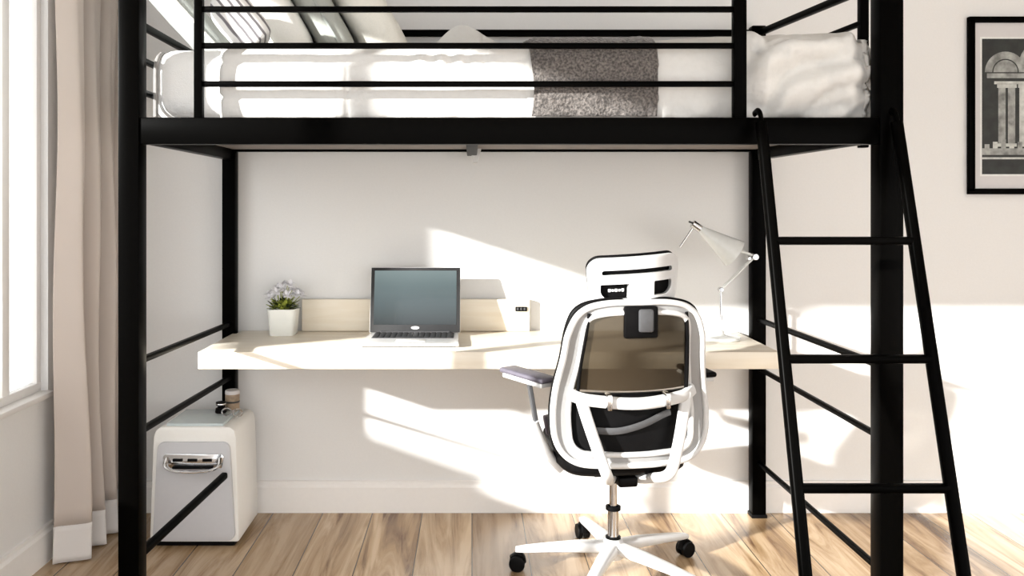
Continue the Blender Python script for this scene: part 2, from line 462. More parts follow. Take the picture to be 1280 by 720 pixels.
# ------------------------------------------------------------------ ladder
lad = thing('ladder', 'black metal ladder leaning on the right front of the loft bed', 'ladder', (.97, 1.9, 0))
def lp(z): return 2.335-(1.52-z)*.324
def lx(z, s): return (.780 if s < 0 else 1.150)+(.018 if s < 0 else .022)*((z-.4)/1.1)
for s in (-1, 1):
    st = MB().sweep([(lx(z, s), lp(z), z) for z in (.006, .4, .8, 1.2, 1.50)], .0150, .0150, up=(0, 1, 0), n=16, sq=1.3).build('side_rail', M['black'], lad)
    MB().sweep(smooth_path([(lx(1.5, s), lp(1.49), 1.49), (lx(1.5, s), lp(1.52), 1.522), (lx(1.5, s), 2.358, 1.534), (lx(1.5, s), 2.385, 1.530)], 5), .010, .006, up=(1, 0, 0)).build('hook', M['black'], st)
    MB().lathe([(0, 0), (.017, 0), (.018, .004), (.018, .02), (0, .022)], (lx(0, s), lp(0), 0)).build('foot_cap', M['blackpl'], st)
for z in (1.178, .884, .590, .296):
    MB().sweep([(lx(z, -1), lp(z), z), (lx(z, 1), lp(z), z)], .011, .014, up=(0, 1, 0), n=12, sq=1.6).build('rung', M['black'], lad)

# ------------------------------------------------------------------ bedding
def rbox_path(y0, y1, z0, z1, r, n):
    """front bottom -> over the top -> back bottom"""
    P = [(y0, z0)]
    for i in range(9): a = PI-PI/2*i/8; P.append((y0+r+r*math.cos(a), z1-r+r*math.sin(a)))
    for i in range(9): a = PI/2-PI/2*i/8; P.append((y1-r+r*math.cos(a), z1-r+r*math.sin(a)))
    P.append((y1, z0))
    L_ = [0]
    for a, c in zip(P, P[1:]): L_.append(L_[-1]+math.hypot(c[0]-a[0], c[1]-a[1]))
    def at(s):
        d = s*L_[-1]
        for i in range(len(P)-1):
            if d <= L_[i+1] or i == len(P)-2:
                t = (d-L_[i])/max(1e-9, L_[i+1]-L_[i]); t = min(1, max(0, t))
                return (P[i][0]+(P[i+1][0]-P[i][0])*t, P[i][1]+(P[i+1][1]-P[i][1])*t)
    return at
mt_ = thing('mattress', 'white fitted mattress lying on the loft bed', 'mattress', (.1, 2.93, 1.512))
mm_ = MB().box(-.952, 1.12, 2.462, 3.40, 1.513, 1.735, .075, 6)
mo = mm_.build('mattress_body', M['sheet'], mt_, ang=80)
def piping_ring(x, y0, y1, z0, z1, r):
    at = rbox_path(y0, y1, z0, z1, r, 0)
    return [(x,)+at(i/60) for i in range(61)]
MB().sweep(piping_ring(-.925, 2.470, 3.392, 1.53, 1.723, .06), .007, .007, up=(1, 0, 0), n=8).build('piping', M['piping'], mt_)

prof_cache = {}
def duvet_pt(x, s, off=0.):
    free = max(0, min(1, (x-.80)/.04))*max(0, min(1, (1.13-x)/.04))
    # x world, s 0..1 from the front hem over the top to the back
    kx = (x-.55)/.6
    top = 1.742 + .022*max(0, min(1, (x-.45)/.3)) - .03*max(0, (x-1.08)/.1)**2 + .005*math.sin(7*x)
    y0 = 2.437-.030*free
    at = rbox_path(y0, 3.412, 1.522, top, .055, 0)
    y, z = at(s)
    # soft mound on the top, higher towards the middle of the bed
    if z > top-.03:
        m_ = math.sin(PI*min(1, max(0, (y-2.46)/.92)))
        z += .085*max(0, min(1, (x+.18)/.25))*m_*(.7+.5*noise.noise(Vector((x*2.1, y*2.3, 4)))) + .105*m_*math.exp(-((x+.045)/.10)**2)*(1 if y > 2.8 else .2)
    ny = -1. if s < .2 else 0
    d = 0.
    if s < .3:
        front = max(0, min(1, (.26-s)/.06))
        # quilting channels
        for zc in (1.682, 1.583):
            d -= front*.010*math.exp(-((z-zc-.004*math.sin(9*x))/.006)**2)*(1 if x < .16 or .53 < x < .76 else 0)
        d -= front*.006*math.exp(-((x+.36)/.005)**2)*(1 if z < 1.68 else 0)
        d += front*.012*math.sin(PI*(z-1.52)/.22)
        # small gathers
        d += front*.006*math.sin(x*95+3*math.sin(x*11))*math.exp(-((x+.08)/.12)**2)*math.exp(-((z-1.69)/.03)**2)
        d += front*.005*noise.noise(Vector((x*9, z*14, 2)))
        # deep slanting creases where the duvet bunches at the foot
        k = max(0, min(1, (x-.70)/.12))
        q = (x-.93)*math.sin(R(32))-(z-1.60)*math.cos(R(32))
        wv = noise.noise(Vector((x*3.2, z*4, 3)))
        c1 = abs(math.sin(q*27+3.4*wv+.5)); c2 = abs(math.sin(x*17-z*21+3*noise.noise(Vector((x*4, z*4, 5)))))
        d += front*k*(.034*c1**.7-.022 + .024*(c2**.6-.6) + .010*noise.noise(Vector((x*17, z*13, 7))) - .014*(1-min(1, 5*abs(noise.noise(Vector((x*8+z*3, z*9-x*4, 11)))))))
        d -= front*k*.034*math.exp(-((z-1.525)/.045)**2)
        d += front*.007*math.sin(x*60)*math.exp(-((z-1.535)/.03)**2)*(1 if x > .5 else .3)
    d += off
    # outward direction
    if s < .12: n_ = Vector((0, -1, 0))
    elif s < .2: a = (s-.12)/.08*PI/2; n_ = Vector((0, -math.cos(a), math.sin(a)))
    elif s > .88: n_ = Vector((0, .3, .2))
    else: n_ = Vector((0, 0, 1))
    p = Vector((x, y, z))+n_*d
    p.y = max(p.y, 2.412-.055*free*max(0, min(1, (z-1.53)/.02)))
    if s < .15: p.y = min(p.y, 2.446)
    return p
def duvet_fn(x0, x1, off=0., wav=0.):
    def fn(u, v):
        e0, e1 = 0., 0.
        x = x0+(x1-x0)*u
        # ends roll down and in
        p = duvet_pt(x, v, off)
        return p
    return fn
duv = MB()
XA, XB = -.730, 1.178
def duvet_closed(u, v):
    # last stretch of u folds the ends inwards
    if u < .03:
        k = u/.03; p = duvet_pt(XA+.02*math.sin(k*PI/2), v); c0 = Vector((XA+.03, 2.93, 1.62)); sh = .86+.14*math.sin(k*PI/2)
        q = c0+(p-c0)*sh; q.y = p.y+(1-sh)*.12; q.x = XA+.02*k*k; q.z = p.z-(1-sh)*.05; q.y = max(q.y, 2.414)
        return q
    if u > .965:
        k = (1-u)/.035; x = XB-.03*(1-math.sin(k*PI/2))
        p = duvet_pt(XB-.06+.03*k, v)
        sh = math.sin(k*PI/2)
        yy = p.y+(.055*(1-sh) if v < .5 else -.055*(1-sh)); zz = p.z-(.06*(1-sh) if v > .12 and v < .88 else 0)
        return Vector((XB-.012-.035*sh*(1-.0)+.035*math.cos(k*PI/2), yy, zz))
    k = (u-.03)/.935
    return duvet_pt(XA+.02+(XB-.06+.03-XA-.02)*k, v)
duv.grid(duvet_closed, 300, 110)
do = duv.build('duvet', M['duvet'], ang=180)
tag(do, 'white quilted duvet with bunched creased foot end covering the mattress', 'duvet')
md = do.modifiers.new('s', 'SOLIDIFY'); md.thickness = .004; md.offset = -1

thr = MB()
def thr_fn(u, v):
    s = .004+.992*v
    wob = .006*math.sin(v*31)
    x = .172+(.532-.172)*u+wob*(1-u)
    e = .006 if .04 < u < .96 else .001
    return duvet_pt(x, s, .006+e+.0025*noise.noise(Vector((u*22, v*70, 0))))
thr.grid(thr_fn, 70, 240)
to = thr.build('throw_blanket', M['throw'], ang=180)
tag(to, 'taupe grey fleece throw laid across the white duvet', 'blanket')
md = to.modifiers.new('s', 'SOLIDIFY'); md.thickness = .006; md.offset = 1

def pillow(name, label, material, cx, cy, cz, W, H, T, tilt, turn, piping=None, grp='cushions at the head of the loft bed'):
    """a puffed square cushion standing on its edge; thickness along local x, tilted about y, turned about z"""
    m_ = Matrix.Translation((cx, cy, cz)) @ Matrix.Rotation(R(turn), 4, 'Z') @ Matrix.Rotation(R(tilt), 4, 'Y')
    n = 36
    t = bmesh.new(); sides = []
    for sg in (-1, 1):
        g = []
        for i in range(n+1):
            row = []
            for j in range(n+1):
                a = -1+2*i/n; b_ = -1+2*j/n
                pin = 1-.07*(1-abs(a)**2.2)*abs(b_)**6
                pin2 = 1-.07*(1-abs(b_)**2.2)*abs(a)**6
                e = max(0, 1-a**4)**.5*max(0, 1-b_**6)**.38
                wr = .05*noise.noise(Vector((a*2.3+cx*7, b_*2.3, sg+cy)))*e
                row.append(t.verts.new((sg*T/2*(e+wr), a*W/2*pin2, b_*H/2*pin)))
            g.append(row)
        for i in range(n):
            for j in range(n): t.faces.new((g[i][j], g[i+1][j], g[i+1][j+1], g[i][j+1]))
    bmesh.ops.remove_doubles(t, verts=t.verts, dist=.0002)
    bmesh.ops.recalc_face_normals(t, faces=t.faces)
    mb = MB(); mb._add(t)
    o = mb.build(name, material, ang=180); o.matrix_world = m_
    tag(o, label, 'cushion', grp)
    if piping:
        P = []
        for q in range(80):
            a = q/80*4; k = int(a); f_ = a-k
            c1 = [(-1, -1), (1, -1), (1, 1), (-1, 1)]
            u0, u1 = c1[k], c1[(k+1) % 4]
            aa = u0[0]+(u1[0]-u0[0])*f_; bb = u0[1]+(u1[1]-u0[1])*f_
            pin = 1-.07*(1-abs(aa)**2.2)*abs(bb)**6; pin2 = 1-.07*(1-abs(bb)**2.2)*abs(aa)**6
            P.append((0, aa*W/2*pin2, bb*H/2*pin))
        pp = MB().sweep(P, .005, .005, up=(1, 0, 0), closed=True, n=8).build('piping', piping, o)
    return o
PIL = [
    ('cushion', 'pale grey square cushion at the far left end of the loft bed', M['ppale'], -.985, 2.90, .40, .44, .11, -42, 12, M['pwhite']),
    ('striped_cushion', 'small white cushion with dark stripes', M['stripe'], -.715, 2.61, .25, .19, .12, -40, 14, None),
    ('cushion', 'white plump cushion behind the striped one', M['pwhite'], -.690, 2.96, .42, .40, .145, -30, 8, None),
    ('cushion', 'sage grey cushion between the white and the cream cushion', M['pgrey'], -.538, 3.02, .44, .40, .12, -30, 8, M['ppale']),
    ('cushion', 'cream cushion nearest the middle of the loft bed', M['pcream'], -.372, 3.06, .44, .38, .16, -30, 8, None),
]
for p in PIL:
    n_, lb_, m_, cx_, cy_, W_, H_, T_, ti, tu, pp = p
    cz_ = 1.744+H_/2*.95*math.cos(R(ti))+T_*.28*abs(math.sin(R(ti)))
    pillow(n_, lb_, m_, cx_, cy_, cz_, W_, H_, T_, ti, tu, pp)

# ------------------------------------------------------------------ desk
dk = thing('desk', 'long pale birch desk top fixed under the loft bed', 'desk', (.06, 3.25, .751))
DT, DB = .751, .690
pts = [(-.971, 2.988), (1.090, 2.988), (1.090, 3.494), (-.955, 3.494), (-.955, 3.415), (-.971, 3.415)]
MB().prism(pts, DB, DT, 'z', .003).build('desk_top', M['birch'], dk, ang=30)
for x0, x1, y_ in ((-.962, -.93, 3.43), (1.088, 1.140, 3.43)):
    MB().box(x0, x1, y_-.01, y_+.04, DB-.03, DB, .003).build('bracket', M['black'], dk)
bb = MB().box(-.700, .238, 3.470, 3.492, DT+.001, .883, .003).build('back_board', M['birch'], dk)
so = MB().box(.178, .226, 3.464, 3.471, .834, .853, .002).build('socket', M['blackpl'], bb)
for k in range(3):
    MB().box(.184+.014*k, .192+.014*k, 3.462, 3.465, .839, .849, .001).build('socket_slot', M['greypl'], bb)

# ------------------------------------------------------------------ laptop
lt = thing('laptop', 'open silver laptop with black-framed screen on the desk', 'laptop', (-.232, 3.2, DT))
lx0, lx1 = -.402, -.048
t = bmesh.new()
base = MB().prism([(lx0-.012, 3.075), (lx1+.000, 3.075), (lx1-.006, 3.335), (lx0+.004, 3.335)], DT+.004, DT+.017, 'z', .003)
lb = base.build('base', M['alu'], lt)
MB().box(lx0+.00, lx1-.012, 3.085, 3.325, DT, DT+.005, .001).build('underside', M['blackpl'], lb)
kb = MB()
kb.box(lx0+.022, lx1-.022, 3.185, 3.318, DT+.0168, DT+.0182, .0005)
for r_ in range(6):
    y = 3.191+r_*.0212
    n = 14
    for k in range(n):
        x = lx0+.026+k*(.303/n)
        if r_ == 0 and 4 <= k <= 8:
            if k == 4: kb.box(x, x+5*.303/n-.003, y, y+.018, DT+.018, DT+.0205, .0008, mi=1)
            continue
        kb.box(x, x+.303/n-.003, y, y+.018, DT+.018, DT+.0205, .0008, mi=1)
kb.build('keyboard', [M['greypl'], M['key']], lb)
MB().box(lx0+.12, lx1-.125, 3.098, 3.165, DT+.0168, DT+.0176, .0003).build('trackpad', M['trim'], lb)
# lid, leaning back
lid_m = Matrix.Translation((0, 3.338, DT+.014)) @ Matrix.Rotation(R(-13), 4, 'X')
def lidbox(x0, x1, y0, y1, z0, z1, bev, name, m_, par):
    mb = MB().box(x0, x1, y0, y1, z0, z1, bev)
    bmesh.ops.transform(mb.bm, matrix=lid_m, verts=mb.bm.verts)
    return mb.build(name, m_, par)
ld = lidbox(lx0-.004, lx1+.002, 0, .008, 0, .262, .0035, 'lid', M['alu'], lt)
lidbox(lx0-.002, lx1+.0, -.003, .002, .002, .260, .002, 'bezel', M['key'], ld)
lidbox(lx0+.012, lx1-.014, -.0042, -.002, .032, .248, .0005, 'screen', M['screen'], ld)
e = MB().lathe([(0, 0), (.0035, 0), (.004, .0005), (0, .0009)], (0, 0, 0), (0, 0, 1), 24)
bmesh.ops.scale(e.bm, vec=(5.5, 1, 1), verts=e.bm.verts)
bmesh.ops.scale(e.bm, vec=(.75, 1.5, 1), verts=e.bm.verts)
bmesh.ops.transform(e.bm, matrix=lid_m @ Matrix.Translation(((lx0+lx1)/2, -.003, .020)) @ Matrix.Rotation(R(90), 4, 'X'), verts=e.bm.verts)
lg = e.build('badge', M['whitepl'], ld); lg['label'] = 'small pale oval badge'
MB().cyl((lx0+.04, 3.336, DT+.016), (lx1-.04, 3.336, DT+.016), .006).build('hinge', M['greypl'], lb)

# ------------------------------------------------------------------ flower pot on the desk
fp = thing('potted_flowers', 'small pot of white flowers on the left of the desk', 'potted plant', (-.74, 3.40, DT))
px_, py_ = -.758, 3.395
def sqpot(w0, w1, h_):
    t = bmesh.new(); rows = []
    def ring(w_, z, r_=.25):
        out = []
        for i in range(32):
            a = 2*PI*(i+.5)/32; c_, s_ = math.cos(a), math.sin(a)
            out.append(t.verts.new((px_+w_*math.copysign(abs(c_)**.35, c_), py_+w_*math.copysign(abs(s_)**.35, s_), DT+z)))
        return out
    rr = [ring(w0*.96, 0), ring(w0, .003), ring(w1, h_-.002), ring(w1-.002, h_), ring(w1-.006, h_-.001), ring(w1-.008, h_-.02)]
    t.faces.new(rr[0])
    for a, b_ in zip(rr, rr[1:]):
        for i in range(32): j = (i+1) % 32; t.faces.new((a[i], a[j], b_[j], b_[i]))
    t.faces.new(rr[-1])
    bmesh.ops.recalc_face_normals(t, faces=t.faces)
    m_ = MB(); m_._add(t); return m_
sqpot(.050, .058, .106).build('pot', M['pot'], fp)
random.seed(11)
fo = MB()
def leaf(mb, c0, d, L_, W_, mi=0):
    d = Vector(d).normalized(); sd = d.cross(Vector((0, 0, 1)))
    if sd.length < .1: sd = Vector((1, 0, 0))
    sd.normalize(); up = sd.cross(d)
    def fn(u, v):
        w_ = W_*math.sin(PI*min(.98, max(.02, u)))**.8
        return Vector(c0)+d*L_*u+sd*w_*(v-.5)+up*(.25*L_*u*(1-u)-.25*abs(v-.5)*W_)
    mb.grid(fn, 6, 4, mi)
for i in range(110):
    a = random.uniform(0, 2*PI); r_ = random.uniform(.0, .042)
    z = DT+.098+random.uniform(0, .028)
    leaf(fo, (px_+r_*math.cos(a), py_+r_*math.sin(a)*.9, z), (math.cos(a), math.sin(a)*.7, random.uniform(-.1, 1.0)), random.uniform(.022, .036), random.uniform(.012, .02), 1 if random.random() < .35 else 0)
fo.build('foliage', [M['leaf'], M['leafdark']], fp, ang=180)
for i in range(16):
    if i < 10: a = i*2*PI/10; rr_ = .064; zz = .155+.014*(i % 2)
    else: a = i*2*PI/6+.3; rr_ = .030; zz = .186+.006*(i % 3)
    cx_, cy_, cz_ = px_+.006+rr_*math.cos(a), py_+rr_*math.sin(a)*.75, DT+zz+random.uniform(-.008, .008)
    fl = MB()
    outd = Vector((math.cos(a)*.6, math.sin(a)*.6-.25, .8)).normalized()
    s1 = outd.orthogonal().normalized(); s2 = outd.cross(s1)
    for k in range(6):
        b_ = k*PI/3+random.uniform(-.2, .2)
        d = s1*math.cos(b_)+s2*math.sin(b_)+outd*.45
        leaf(fl, (cx_, cy_, cz_), d, .024, .020)
    q = fl.build('flower', M['petal'], fp, ang=180)
    sm = MB(); sm.sweep(smooth_path([(px_+.3*rr_*math.cos(a), py_+.3*rr_*math.sin(a), DT+.10), (px_+.7*rr_*math.cos(a), py_+.55*rr_*math.sin(a), DT+.10+.6*(zz-.10)), (cx_, cy_, cz_)], 4), .0012, n=6)
    sm.build('stem', M['leaf'], q)

# ------------------------------------------------------------------ desk lamp
lm = thing('desk_lamp', 'white swing-arm desk lamp at the right end of the desk', 'lamp', (.97, 3.27, DT))
LY = 3.27
def L3(px, py, y=LY): return ((px-590)/1055*y, y, 1.275-(py-255)/1055*y)
bx, by, _ = L3(901, 420)
MB().lathe([(0, 0), (.072, 0), (.075, .004), (.072, .011), (.02, .017), (.012, .022), (.012, .034), (0, .035)], (bx, LY, DT), n=40).build('base', M['lampw'], lm)
MB().cyl((bx, LY, DT+.03), L3(901, 362), .0055).build('stem', M['chrome'], lm)
j0 = L3(901, 362); j1 = L3(943, 321)
MB().cyl((j0[0], LY-.012, j0[2]), (j0[0], LY+.012, j0[2]), .010).build('joint', M['chrome'], lm)
for dy in (-.008, .008):
    MB().cyl((j0[0], LY+dy, j0[2]), (j1[0], LY+dy, j1[2]), .0032).build('lower_arm', M['lampw'], lm)
kn = MB().cyl((j1[0], LY-.018, j1[2]), (j1[0], LY+.018, j1[2]), .0125)
kn.cyl((j1[0]-.022, LY-.013, j1[2]-.006), (j1[0]-.022, LY+.013, j1[2]-.006), .007).build('joint', M['chrome'], lm)
MB().sweep(smooth_path([j1, L3(930, 315), L3(915, 312), L3(905, 300)], 6), .006, .010, up=(0, 1, 0)).build('upper_arm', M['lampw'], lm)
# bell shade, its axis runs from the neck (upper left) down to the right
nk = Vector(L3(868, 281)); mo_ = Vector(L3(918, 317)); ax = (mo_-nk); Ls = ax.length
sh = MB().lathe([(.006, 0), (.012, .004), (.014, .03), (.022, .06), (.038, Ls*.62), (.052, Ls*.88), (.058, Ls), (.055, Ls), (.049, Ls*.87), (.035, Ls*.62), (.019, .06), (.010, .03), (0, .02)], nk, ax, 40)
sh.build('lamp_shade', M['lampw'], lm)
MB().lathe([(0, 0), (.012, .003), (.016, .03), (.024, .055), (.026, .075), (.016, .098), (0, .104)], nk+ax*.25, ax, 24).build('bulb', M['pot'], lm)
MB().cyl(nk-ax.normalized()*.01, nk+ax.normalized()*.03, .0155).build('collar', M['chrome'], lm)
MB().cyl(L3(868, 282), L3(850, 309), .0042).build('handle', M['chrome'], lm)
MB().cyl(L3(861, 277), L3(872, 281), .004).build('switch', M['greypl'], lm)

# ------------------------------------------------------------------ small appliance on the floor
fr = thing('mini_fridge', 'white mini fridge on the floor under the left of the desk', 'fridge', (-1.02, 3.27, 0))
X0, X1, Y0, Y1, Zt = -1.190, -.872, 3.135, 3.418, .447
def fridge_body():
    # gently tapering upright body with rounded top edges
    pts = [(X0-.008, .018), (X1+.006, .018), (X1+.006, .05), (X1-.004, .405), (X1-.010, .434), (X1-.028, Zt), (X0+.034, Zt), (X0+.014, .434), (X0+.004, .405), (X0-.008, .05)]
    return MB().prism(pts, Y0, Y1, 'y', .009)
fb = fridge_body().build('body', M['fridge'], fr, ang=40)
MB().box(X0+.012, X1-.012, Y0+.012, Y1-.01, 0, .022, .004).build('plinth', M['blackpl'], fr)
dpts = []
for (cx_, cz_, a0) in ((X1-.052, .365, 0), (X0+.052, .365, 90), (X0+.036, .055, 180), (X1-.034, .055, 270)):
    for k in range(6):
        a = R(a0+90*k/5); dpts.append((cx_+.028*math.cos(a), cz_+.028*math.sin(a)))
dr = MB().prism(dpts, Y0-.012, Y0+.004, 'y', .003).build('door', M['door'], fr, ang=40)
# chrome handle: horseshoe grip with a recess plate
hz = .322
hp = MB().prism([(-1.130, hz-.024), (-.925, hz-.024), (-.915, hz+.018), (-.925, hz+.030), (-1.132, hz+.030), (-1.142, hz+.018)], Y0-.018, Y0-.010, 'y', .003).build('handle_plate', M['chrome'], dr)
MB().sweep(smooth_path([(-1.128, Y0-.016, hz+.014), (-1.126, Y0-.034, hz-.010), (-1.095, Y0-.044, hz-.024), (-1.03, Y0-.048, hz-.028), (-.962, Y0-.044, hz-.024), (-.932, Y0-.034, hz-.010), (-.930, Y0-.016, hz+.014)], 6), .0085, .006, up=(0, 0, 1)).build('handle', M['chrome'], dr)
MB().sweep([(-1.105, Y0-.020, hz-.020), (-.955, Y0-.020, hz-.020)], .007, .005, up=(0, 0, 1)).build('handle_shadow_gap', M['blackpl'], dr).name = 'painted_shadow_gap'  # black strip stands in for the shade behind the handle
for k in range(3):
    MB().box(-1.105+.055*k, -1.070+.055*k, Y0-.022, Y0-.017, hz+.002, hz+.012, .001).build('vent', M['blackpl'], dr)
MB().box(X0+.050, X1-.055, Y0+.012, Y1-.05, Zt-.003, Zt+.010, .004).build('lid', M['lid'], fr)
# small things on the fridge
kb_ = thing('perfume_bottle', 'small black knobbed jar on top of the mini fridge', 'jar', (-.985, 3.31, Zt+.010))
c0 = (-.985, 3.31, Zt+.010)
MB().lathe([(0, 0), (.020, 0), (.022, .003), (.020, .018), (.012, .022), (.012, .026), (.019, .030), (.019, .042), (0, .045)], c0).build('jar_body', M['blackpl'], kb_)
kb_.name = 'jar'
MB().lathe([(.0195, .031), (.0205, .033), (.0205, .036), (.0195, .038)], c0).build('band', M['chrome'], kb_)
pg = thing('sunglasses', 'folded silver-rimmed glasses lying at the right of the mini fridge top', 'glasses', (-.93, 3.27, Zt))
for dx in (0, .045):
    P = [(-.948+dx+.019*math.cos(a), 3.262-.3*dx, Zt+.024+.015*math.sin(a)) for a in [2*PI*i/24 for i in range(24)]]
    P = [(p[0], p[1], p[2]) for p in P]
    MB().sweep(P, .0028, .0028, up=(0, 1, 0), closed=True, n=8).build('rim', M['chrome'], pg)
MB().cyl((-.930, 3.257, Zt+.028), (-.921, 3.253, Zt+.028), .002).build('bridge', M['chrome'], pg)
MB().sweep(smooth_path([(-.967, 3.262, Zt+.028), (-.965, 3.32, Zt+.022), (-.960, 3.36, Zt+.006)], 5), .002).build('temple', M['chrome'], pg)
MB().sweep(smooth_path([(-.884, 3.249, Zt+.028), (-.905, 3.31, Zt+.022), (-.915, 3.35, Zt+.006)], 5), .002).build('temple', M['chrome'], pg)
pg.name = 'glasses'
cn = thing('canister', 'brown banded canister in front of the rear left bed post', 'canister', (-.965, 3.385, Zt))
c0 = (-.958, 3.375, Zt)
MB().lathe([(0, 0), (.026, 0), (.028, .003), (.028, .070), (0, .070)], c0).build('canister_body', M['tan'], cn)
MB().lathe([(0, .070), (.0285, .070), (.0285, .082), (.026, .085), (0, .086)], c0).build('lid', M['mat_board'], cn)
MB().lathe([(.0282, .036), (.0288, .037), (.0288, .042), (.0282, .043)], c0).build('band', M['key'], cn)

# ------------------------------------------------------------------ framed picture
pf = thing('framed_picture', 'black framed print of an arch with columns on the right wall', 'picture', (2.33, WY, 1.68))
FX0, FX1, FZ0, FZ1 = 2.050, 2.610, 1.315, 2.048
fm = MB(); bw = .024
fm.box(FX0, FX1, WY-.024, WY-.001, FZ0, FZ0+bw, .002).box(FX0, FX1, WY-.024, WY-.001, FZ1-bw, FZ1, .002)
fm.box(FX0, FX0+bw, WY-.024, WY-.001, FZ0+bw*.5, FZ1-bw*.5, .002).box(FX1-bw, FX1, WY-.024, WY-.001, FZ0+bw*.5, FZ1-bw*.5, .002)
fm.build('frame', M['black'], pf)
MB().box(FX0+.02, FX1-.02, WY-.010, WY-.002, FZ0+.02, FZ1-.02).build('mount', M['mat_board'], pf)
# the print: one flat sheet with its picture in flat tones
A0, A1, B0, B1 = 2.108, 2.552, 1.398, 1.958
pr = MB(); yy = WY-.0112
def flat(pts, k, mi): pr.prism(pts, WY-.0110-.0004*k, WY-.0108-.0004*k+.0, 'y', mi=mi)
def rect(x0, x1, z0, z1, k, mi): flat([(x0, z0), (x1, z0), (x1, z1), (x0, z1)], k, mi)
rect(A0-.008, A1+.008, B0-.008, B1+.008, 0, 3)
rect(A0, A1, B0, B1, 1, 0)
def arch(cx_, cz_, r0, r1, k, mi, a0=0, a1=180):
    o_ = [(cx_+r1*math.cos(R(a)), cz_+r1*math.sin(R(a))) for a in range(a0, a1+1, 9)]
    i_ = [(cx_+r0*math.cos(R(a)), cz_+r0*math.sin(R(a))) for a in range(a1, a0-1, -9)]
    for q in range(len(o_)-1):
        n_ = len(i_)
        flat([o_[q], o_[q+1], i_[n_-2-q], i_[n_-1-q]], k, mi)
arch(2.205, 1.82, .055, .085, 2, 1)
arch(2.205, 1.82, .0, .050, 2, 1)
arch(2.36, 1.85, .07, .10, 3, 1)
rect(A0+.02, 2.30, 1.795, 1.815, 3, 1); rect(A0+.05, 2.33, 1.77, 1.782, 4, 2)
for x in (2.175, 2.215, 2.262, 2.335, 2.38, 2.45):
    rect(x, x+.030, 1.52, 1.765, 3, 2 if x > 2.22 else 1); rect(x-.005, x+.036, 1.755, 1.772, 4, 2); rect(x-.005, x+.036, 1.512, 1.525, 4, 2)
rect(A0, A1, 1.478, 1.505, 3, 1); rect(A0, A1, 1.46, 1.468, 3, 2)
for k in range(12):
    x = A0+.01+k*.034; rect(x, x+.02, 1.505, 1.522+.010*(k % 3), 5, 2 if k % 2 else 1)
p_ = pr.build('print', [M['ink_dark'], M['ink_mid'], M['ink_light'], M['ink_white']], pf, smooth=False)

# ------------------------------------------------------------------ office chair (local: +y is the way it faces)
ch = thing('office_chair', 'white and black swivel office chair with headrest at the desk', 'chair', (.485, 2.90, 0), R(8), world=False)
arms = [173-8, 101-8, 29-8, -43-8, -115-8]
hubm = MB().lathe([(0, .062), (.034, .062), (.040, .075), (.040, .105), (.030, .125), (.024, .13), (0, .13)], n=32)
hubm.build('hub', M['whitepl'], ch)
for a in arms:
    d = Vector((math.cos(R(a)), math.sin(R(a)), 0)); sdv = Vector((-d.y, d.x, 0))
    P = [d*r_+Vector((0, 0, z)) for r_, z in ((.02, .098), (.12, .094), (.22, .085), (.30, .076), (.335, .072))]
    leg = MB().sweep(P, [.026, .023, .020, .018, .014], [.020, .018, .014, .011, .008], up=(0, 0, 1), n=16, sq=1.7)
    lo = leg.build('leg', M['whitepl'], ch)
    cs = MB(); cc = d*.318
    cs.cyl(cc+Vector((0, 0, .05)), cc+Vector((0, 0, .070)), .008)
    for sgn in (-1, 1):
        q = cc+sdv*sgn*.014+d*.012
        cs.cyl((q-sdv*.009)+Vector((0, 0, .0275)), (q+sdv*.009)+Vector((0, 0, .0275)), .0275, n=24)
    cs.sweep(smooth_path([cc+d*-.016+Vector((0, 0, .03)), cc+d*-.010+Vector((0, 0, .052)), cc+d*.012+Vector((0, 0, .060)), cc+d*.036+Vector((0, 0, .046))], 4), .012, .004, up=(0, 0, 1))
    cs.build('caster', M['blackpl'], lo)
col = MB().cyl((0, 0, .12), (0, 0, .36), .014, n=24).cyl((0, 0, .12), (0, 0, .235), .019, n=24)
cl_ = col.build('gas_column', M['chrome'], ch)
for z in (.128, .232):
    MB().lathe([(.018, -.008), (.026, -.006), (.026, .006), (.018, .008)], (0, 0, z)).build('collar', M['blackpl'], cl_)
mc = MB().box(-.055, .060, -.10, .10, .345, .395, .010).box(-.03, .035, -.16, -.06, .352, .385, .008)
mc.build('tilt_mechanism', M['blackpl'], ch)
MB().cyl((-.055, -.06, .372), (-.085, -.06, .372), .013).build('tension_knob', M['greypl'], ch)
MB().sweep(smooth_path([(.06, -.02, .375), (.10, -.03, .372), (.125, -.04, .362), (.15, -.05, .354)], 4), [.005]*4+[.006]*4+[.009]*5, .005, up=(0, 1, 0)).build('lever', M['blackpl'], ch)
# seat
def seat_fn(u, v):
    a = 2*PI*u
    ex = .42
    cx_, sx = math.cos(a), math.sin(a)
    X = .215*math.copysign(abs(cx_)**ex, cx_); Yq = .225*math.copysign(abs(sx)**ex, sx)
    prof = [(0, .395), (.6, .393), (.93, .398), (.99, .412), (1.0, .435), (.98, .458), (.90, .470), (.5, .466), (0, .462)]
    k = v*(len(prof)-1); i = min(int(k), len(prof)-2); t_ = k-i
    s = prof[i][0]+(prof[i+1][0]-prof[i][0])*t_; z = prof[i][1]+(prof[i+1][1]-prof[i][1])*t_
    return (X*s, .035+Yq*s, z-.05*max(0, (Yq*s-.15)/.1)**2*.3)
MB().grid(seat_fn, 64, 24, closed_u=True).build('seat', M['blackpl'], ch, ang=60)
